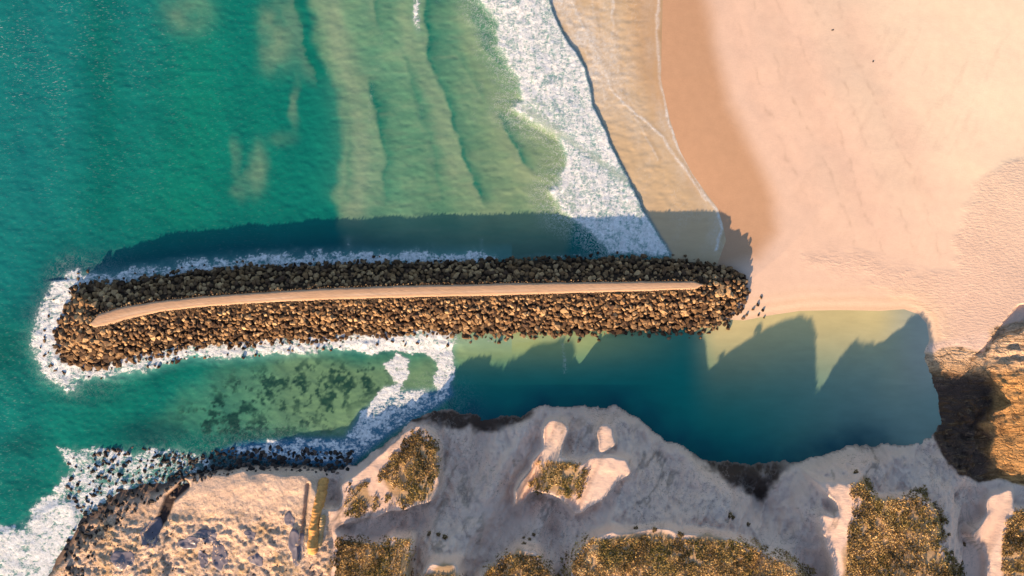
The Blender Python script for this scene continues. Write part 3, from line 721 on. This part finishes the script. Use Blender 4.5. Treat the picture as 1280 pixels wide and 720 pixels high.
z, db, it_ = bw_height(A, B)
dtr = np.where(it_, -1, dist_poly(A, B, TRACKG))
ok = ((db > -2.5) | ((db > -13) & (A < 112) & (RS.rand(len(A)) < .38)) | ((db > -8) & (B > 395) & (A < 560) & (RS.rand(len(A)) < .3))) & (dtr > .5+RS.rand(len(A))*1.0)
items = []
for x, y, zz, d_ in zip(A[ok], B[ok], z[ok], db[ok]):
    r = RS.uniform(.48, .92)*(1.3 if x < 150 else 1.0)
    if d_ < -2: zz = .15; r = RS.uniform(.3, .6)
    if RS.rand() < .10: r *= 1.25
    if zz > CREST-1.2: r *= .85; zz -= .3
    jz = RS.uniform(-.25, .3) if zz < CREST-2 else RS.uniform(-.15, .05)
    items.append(((x-640)*PX, (360-y)*PX, zz-.12+jz, r, RS.uniform(0, 6.28), RS.uniform(-.5, .5), RS.randint(20)))
for edge in (top, bot):
    for x, y in resample([tuple(q) for q in edge], 900):
        if RS.rand() < .75:
            x2, y2 = x+RS.normal()*.8, y+RS.normal()*1.1
            items.append(((x2-640)*PX, (360-y2)*PX, CREST-.09+RS.uniform(-.06, .02), RS.uniform(.09, .21), RS.uniform(0, 6.28), RS.uniform(-.4, .4), RS.randint(20)))
items.sort(key=lambda t: -t[3])
def zone(x, y, it):
    px = x/PX+640; py = 360-y/PX
    if px < 150: return 'large golden armour boulder on the rounded seaward head of the breakwater', 'boulders on the seaward head of the breakwater'
    if px > 870: return 'dark jagged boulder heaped at the beach end of the breakwater', 'boulders at the beach end of the breakwater'
    if py < 362: return 'dark shaded armour boulder on the open-sea slope of the breakwater above the track', 'boulders on the shaded slope of the breakwater'
    return 'brown sunlit armour boulder on the channel slope of the breakwater below the track', 'boulders on the sunlit slope of the breakwater'
for it in items[:300]:
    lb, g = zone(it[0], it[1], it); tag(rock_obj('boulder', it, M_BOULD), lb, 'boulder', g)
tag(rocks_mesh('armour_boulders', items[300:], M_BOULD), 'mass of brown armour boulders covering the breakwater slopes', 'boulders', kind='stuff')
# loose stones on the sand at the beach end, each its own
loose = [(951, 372, .42, 'small dark stone on the sand, farthest up the beach from the breakwater end'), (947, 381, .5, 'dark stone on the sand just below the topmost loose stone'),
         (953, 388, .5, 'dark stone on the sand, rightmost of the lower loose stones'), (941, 387, .42, 'dark stone on the sand between the breakwater end and the loose stones'),
         (948, 394, .36, 'pale wet stone at the water edge under the loose dark stones'), (936, 366, .4, 'small stone on the sand touching the breakwater end'),
         (955, 397, .34, 'small pale stone at the water edge, lowest of the loose stones'), (933, 350, .38, 'small dark stone in the breakwater shadow on the sand')]
for px, py, r, lb in loose:
    hz = height(np.array([float(px)]), np.array([float(py)]))[0][0]
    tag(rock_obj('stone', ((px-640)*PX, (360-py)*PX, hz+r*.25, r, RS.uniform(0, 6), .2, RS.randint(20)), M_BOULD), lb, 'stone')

for px, py, r, lb in ((1038, 40, .38, 'tiny dark seaweed clump alone on the pale upper beach, nearest the top edge'), (1088, 79, .32, 'tiny dark seaweed clump on the pale upper beach, farther from the surf')):
    hz = height(np.array([float(px)]), np.array([float(py)]))[0][0]
    o = rock_obj('seaweed_clump', ((px-640)*PX, (360-py)*PX, hz+.02, r, RS.uniform(0, 6), 0, RS.randint(20)), M_SHORE); o.scale = (r*1.5, r*.7, r*.35)
    tag(o, lb, 'seaweed')
# shore rocks, lower left and along the shaded cliff foot
A, B = scatter(60, 445, 560, 720, 5.2, .5)
hz, d_, *_r = height(A, B)
RK = [(92, 720), (85, 690), (100, 650), (88, 620), (90, 580), (120, 566), (180, 562), (250, 572), (300, 564), (400, 560), (440, 566), (436, 588), (400, 596), (300, 590), (240, 600), (215, 616), (170, 640), (130, 668), (108, 700), (100, 720)]
nn = fbm(A, B, 18, 171, 3)
ins = sd(A, B, RK)
ok = (ins > -3+nn*8) & (RS.rand(len(A)) < .95-.45*sst(235, 190, A))
items = []
for x, y, zz in zip(A[ok], B[ok], hz[ok]):
    r = RS.uniform(.38, .85)
    items.append(((x-640)*PX, (360-y)*PX, max(min(zz, 1.5), -.15)+RS.uniform(-.15, .2), r, RS.uniform(0, 6.28), RS.uniform(-.4, .4), RS.randint(20)))
A, B = scatter(110, 400, 600, 720, 8, .5)      # sparse stones lying on the shelf
hz, d_, *_r = height(A, B); nn = fbm(A, B, 30, 175, 3)
ok = (nn > .05) & (B > 640) & (RS.rand(len(A)) < .6)
shelf = []
for x, y, zz in zip(A[ok], B[ok], hz[ok]):
    r = RS.uniform(.14, .34); shelf.append(((x-640)*PX, (360-y)*PX, zz+r*.2, r, RS.uniform(0, 6.28), RS.uniform(-.3, .3), RS.randint(20)))
items.sort(key=lambda t: -t[3])
for it in items[:300]:
    px = it[0]/PX+640
    if px < 235: lb, g = 'wet dark rock in the white surf at the foot of the rock shelf', 'rocks in the surf below the rock shelf'
    else: lb, g = 'black wet rock in shade at the foot of the low cliff beside the blue surf', 'rocks in shade below the low cliff'
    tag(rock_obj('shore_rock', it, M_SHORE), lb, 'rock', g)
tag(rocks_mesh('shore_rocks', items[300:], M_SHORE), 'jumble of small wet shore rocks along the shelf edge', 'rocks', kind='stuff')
for it in shelf[:300]:
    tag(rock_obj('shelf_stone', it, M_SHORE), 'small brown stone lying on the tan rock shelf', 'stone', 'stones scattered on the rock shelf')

# ------------------------------------------------------------------ rock pools on the shelf
def blob(cx, cy, rx, ry, rz, n=28, seed=0):
    rs = np.random.RandomState(seed); ph = rs.uniform(0, 6.28, 4)
    out = []
    for k in range(n):
        a = 2*math.pi*k/n
        m = 1+.16*math.sin(2*a+ph[0])+.12*math.sin(3*a+ph[1])+.07*math.sin(5*a+ph[2])
        x, y = rx*m*math.cos(a), ry*m*math.sin(a)
        out.append((cx+x*math.cos(rz)-y*math.sin(rz), cy+x*math.sin(rz)+y*math.cos(rz)))
    return out
POOLS = [(236, 679, 14, 8, 0, 'wide grey rock pool near the middle of the rock shelf'), (256, 672, 12, 9, .4, 'rounded grey rock pool touching the right end of the wide pool'), (271, 697, 10, 19, -.35, 'long grey rock pool slanting down the shelf'),
         (152, 700, 15, 12, .5, 'large grey rock pool near the surf at the lower left of the shelf'), (372, 682, 12, 20, .1, 'large dark grey rock pool beside the foot of the golden rock wall'), (361, 650, 6, 10, -.3, 'small oval dark pool on bare sand left of the golden rock wall'),
         (250, 702, 7, 10, 0, 'small grey rock pool left of the long slanting pool'), (318, 702, 9, 8, 0, 'small grey rock pool among speckled stones'), (187, 668, 13, 17, .5, 'grey triangular pool at the foot of the dark gully'), (311, 670, 7, 6, 0, 'tiny grey rock pool above the speckled stones')]
for k, (cx, cy, rx, ry, rz, lb) in enumerate(POOLS):
    cx, cy = to_ground([(cx, cy)], 4.0 if cx > 240 else 2.2)[0]
    pts = blob(cx, cy, rx, ry, rz, 40, k)
    rings = [[((p[0]-cx)*s+cx, (p[1]-cy)*s+cy) for p in pts] for s in (.05, .25, .45, .65, .82, .94, 1.0)]
    arr = np.array(rings).reshape(-1, 2)
    h = height(arr[:, 0], arr[:, 1])[0]
    hs = h.copy(); hs = .5*hs+.5*np.median(hs)+.05
    hs = np.maximum(hs, h+.03)
    hs[-40:] = h[-40:]-.10
    vv = np.stack([(arr[:, 0]-640)*PX, (360-arr[:, 1])*PX, hs], 1)
    ff = []
    for r in range(6):
        for q in range(40): ff.append((r*40+q, (r+1)*40+q, (r+1)*40+(q+1) % 40, r*40+(q+1) % 40))
    tag(mesh_np('rock_pool', vv, ff, M_POOL), lb, kind='structure')

# ------------------------------------------------------------------ golden rock wall between shelf and dune
def wall(pts, w, hgt, seed, name, label, mat):
    P_ = resample(to_ground(pts, 3.5), 70); rs = np.random.RandomState(seed)
    rows = []
    prof = [(-1.25, -.5), (-1.0, .35), (-.72, .8), (-.3, 1.0), (.15, .95), (.55, .7), (.9, .3), (1.15, -.5)]
    blk = np.interp(np.arange(70), np.arange(0, 72, 4)+rs.uniform(-1, 1, 18), rs.uniform(.9, 1.1, 18))
    for i, (x, y) in enumerate(P_):
        g = height(np.array([x]), np.array([y]))[0][0]
        if i == 0: x0g = g
        cr = rs.uniform(.9, 1.05)
        e = min(1, i/3+.3, (69-i)/3+.3)
        row = []
        for (a, b) in prof:
            row.append(((x-640)*PX+a*w*blk[i]*cr*e+rs.uniform(-.06, .06), (360-y)*PX+rs.uniform(-.05, .05), g+b*hgt*blk[i]*cr*e+rs.uniform(-.06, .06)))
        rows.append(row)
    n = len(prof); vv = np.array(rows).reshape(-1, 3); ff = []
    for i in range(69):
        for k in range(n-1): ff.append((i*n+k, (i+1)*n+k, (i+1)*n+k+1, i*n+k+1))
    o = mesh_np(name, vv, ff, mat, True); tag(o, label, 'rock wall'); return o
wall([(403, 598), (401, 625), (397, 650), (393, 690)], 1.2, 1.4, 3, 'rock_wall', 'long narrow golden rock wall running up the shelf to the dark cliff edge', M_WALL)
wall([(407, 640), (404, 660), (401, 681)], .6, .8, 4, 'rock_wall', 'short low pale rock wall just right of the long golden one', M_RG if False else mat_simple('pale_sandstone', (.48, .32, .16)))

# ------------------------------------------------------------------ scrub on the dunes
GH, GHx, GHy = Z.reshape(ny, nx), gx, gy
def ground_at(x, y):
    i = np.clip(np.searchsorted(gx, x)-1, 0, nx-2); j = np.clip(np.searchsorted(gy, y)-1, 0, ny-2)
    fx = (x-gx[i])/(gx[i+1]-gx[i]); fy = (y-gy[j])/(gy[j+1]-gy[j])
    return (GH[j, i]*(1-fx)+GH[j, i+1]*fx)*(1-fy)+(GH[j+1, i]*(1-fx)+GH[j+1, i+1]*fx)*fy
VLAB = {'left': 'brown dune scrub at the bottom edge nearest the rock shelf', 'tiny': 'small green-tinged scrub patch at the bottom edge in a shaded sand hollow', 'mid': 'dark brown scrub hump left of the large central scrub patch',
        'main': 'largest patch of golden brown scrub on the dune top', 'right': 'golden scrub patch on the right dune spur beside a bright strip of sand', 'edge': 'scrub patch in the lower right corner of the dunes',
        'slope': 'thin brown scrub on the sunlit dune spur beside the blue surf', 'slope2': 'sparse scrub patch on sunlit sand just right of the golden rock wall', 'knob': 'round brown scrub knob alone in the middle of the shaded sand'}
VDEN = {'slope': .22, 'slope2': .15, 'left': .6, 'knob': .6, 'edge': .5, 'right': .85}
for kk, poly in VEG.items():
    xs = [p[0] for p in poly]; ys = [min(p[1], 820) for p in poly]
    A, B = scatter(min(xs)-6, max(xs)+6, min(ys)-6, max(ys)+40, 2.1, .5)
    # A,B are ground pixels; test where they show
    zz = ground_at(A, B); f = HC/(HC-zz); ai = 640+(A-640)*f; bi = 360+(B-360)*f
    s_ = sd(ai, bi, poly); n_ = fbm(A, B, 11, 181, 4, .6); nb = fbm(A, B, 28, 185, 3)
    den = VDEN.get(kk, 1.0)
    n3 = fbm(A, B, 5, 187, 3); ok = (s_ > -4+n_*11+nb*7+n3*5-{'main': 10, 'right': 5, 'mid': 4}.get(kk, 0)) & (n_+nb*.5 < .06+.45*den) & (n3 < .55) & ((fbm(A, B, 9, 811, 4, .6) < .30) | (s_ > 30) & (fbm(A, B, 9, 811, 4, .6) < .42)) & (bi < 850)
    A, B, zz, n_, nb = A[ok], B[ok], zz[ok], n_[ok], nb[ok]
    T = len(A); q = 7
    cx = np.repeat((A-640)*PX, q); cy = np.repeat((360-B)*PX, q); cz = np.repeat(zz, q)
    size = np.repeat(.20+.45*RS.rand(T)**3+.5*np.clip(fbm(A, B, 8, 821, 3), 0, 1)+.12*np.clip(nb, 0, 1), q)
    m = T*q
    th = RS.uniform(0, 6.28, m); rr = RS.rand(m)**.6*size*1.15
    px_ = cx+rr*np.cos(th); py_ = cy+rr*np.sin(th); pz_ = cz+.05+size*(.75-.5*rr/np.maximum(size, .01))*RS.uniform(.6, 1.05, m)
    # small leaf-cluster quads with random tilt
    nrm = RS.normal(size=(m, 3)); nrm[:, 2] = np.abs(nrm[:, 2])+.25; nrm /= np.linalg.norm(nrm, axis=1)[:, None]
    t1 = np.cross(nrm, RS.normal(size=(m, 3))); t1 /= np.linalg.norm(t1, axis=1)[:, None]; t2 = np.cross(nrm, t1)
    ls = (RS.uniform(.10, .24, m))[:, None]
    c0 = np.stack([px_, py_, pz_], 1)
    vv = np.stack([c0-t1*ls*1.5, c0-t2*ls*.6, c0+t1*ls*1.5, c0+t2*ls*.6], 1).reshape(-1, 3)
    ff = np.arange(m*4).reshape(-1, 4)
    tint = np.clip(np.repeat(np.repeat(.47+.45*fbm(A, B, 8, 821, 3)+.5*n_+.45*nb+.0*RS.normal(size=T)+RS.normal(size=T)*.12, q)+RS.normal(size=m)*.08, 4), 0, 1)
    o = mesh_np('dune_scrub', vv, ff, M_LEAF, False, None, {'tint': tint})
    tag(o, VLAB[kk], 'scrub', kind='stuff')
# lone dark bushes dotted along the edges of the scrub
def make_bush(seed):
    rs = np.random.RandomState(seed); m = 90
    d = rs.normal(size=(m, 3)); d[:, 2] = np.abs(d[:, 2]); d /= np.linalg.norm(d, axis=1)[:, None]; d *= rs.uniform(.45, 1, (m, 1)); d[:, 2] = d[:, 2]*.7+.15
    nrm = d+rs.normal(size=(m, 3))*.5; nrm /= np.linalg.norm(nrm, axis=1)[:, None]
    t1 = np.cross(nrm, rs.normal(size=(m, 3))); t1 /= np.linalg.norm(t1, axis=1)[:, None]; t2 = np.cross(nrm, t1)
    ls = rs.uniform(.14, .28, (m, 1))
    vv = np.stack([d-t1*ls, d-t2*ls*.7, d+t1*ls, d+t2*ls*.7], 1).reshape(-1, 3)
    return vv, np.arange(m*4).reshape(-1, 4)
BUSH = [(548, 668), (556, 671), (537, 667), (655, 672), (662, 674), (667, 668), (655, 684), (733, 676), (795, 661), (818, 662), (850, 668), (912, 644), (916, 647), (935, 655),
        (1190, 690), (1178, 650), (1168, 655), (1186, 668), (1182, 712), (1205, 680), (1070, 590), ]
BUSH = [(x, y) for x, y in BUSH]
bm0 = None
for k, (x, y) in enumerate(BUSH):
    zz = 8.0
    for _ in range(6):
        f = (HC-zz)/HC; X0, Y0 = 640+(x-640)*f, 360+(y-360)*f
        zz = float(ground_at(np.array([X0]), np.array([Y0]))[0])
    s = .5+.5*random.random()
    e = bpy.data.objects.new('bush', None); C.objects.link(e); e.location = ((X0-640)*PX, (360-Y0)*PX, zz); e.scale = (s, s, s); e.rotation_euler = (0, 0, random.random()*6)
    where = ('on the shaded sand' if y < 660 else 'at the rim of the scrub')
    tag(e, 'small dark round bush growing '+where+' of the dunes', 'bush', 'dark bushes '+where)
    if bm0 is None:
        vv, ff = make_bush(3)
        c = mesh_np('foliage', vv, ff, M_LEAF, False, None, {'tint': np.clip(np.repeat(np.random.RandomState(1).normal(.12, .1, 90), 4), 0, 1)}, parent=e)
        bmx = bmesh.new(); bmesh.ops.create_cone(bmx, segments=6, radius1=.08, radius2=.04, depth=.5, cap_ends=True); mm = bpy.data.meshes.new('stem'); bmx.to_mesh(mm); bmx.free(); mm.materials.append(M_CORE)
        st = bpy.data.objects.new('stem', mm); C.objects.link(st); st.parent = e; st.location.z = .2
        bm0 = (c, st)
    else:
        for src in bm0:
            c = src.copy(); C.objects.link(c); c.parent = e

# ------------------------------------------------------------------ camera, sun, sky
cam = bpy.data.cameras.new('camera'); co = bpy.data.objects.new('camera', cam); C.objects.link(co)
co.location = (0, 0, HC); co.rotation_euler = (0, 0, 0)
cam.sensor_width = 36; cam.lens = 36*HC/(1280*PX); cam.clip_end = 20000; cam.clip_start = 1
bpy.context.scene.camera = co
sd_ = bpy.data.lights.new('sun', 'SUN'); so = bpy.data.objects.new('sun', sd_); C.objects.link(so)
h_ = Vector((40, 88, 0)).normalized()
dirv = Vector((h_.x*math.cos(SUN_EL), h_.y*math.cos(SUN_EL), -math.sin(SUN_EL)))
so.rotation_euler = dirv.to_track_quat('-Z', 'Y').to_euler()
sd_.energy = 5.0; sd_.angle = math.radians(.5); sd_.color = (1.0, .72, .44)
w = bpy.data.worlds.new('World'); bpy.context.scene.world = w; w.use_nodes = True
nt = w.node_tree; sky = nt.nodes.new('ShaderNodeTexSky'); sky.sky_type = 'NISHITA'; sky.sun_disc = False
sky.sun_elevation = SUN_EL; sky.sun_rotation = math.atan2(-h_.x, -h_.y) % (2*math.pi)
sky.ozone_density = 1.6; sky.dust_density = .8; sky.air_density = 1.0
bg = nt.nodes['Background']; nt.links.new(sky.outputs[0], bg.inputs[0]); bg.inputs[1].default_value = .10
s = bpy.context.scene
s.view_settings.view_transform = 'Standard'; s.view_settings.look = 'None'; s.view_settings.gamma = 1; s.view_settings.exposure = 1.3
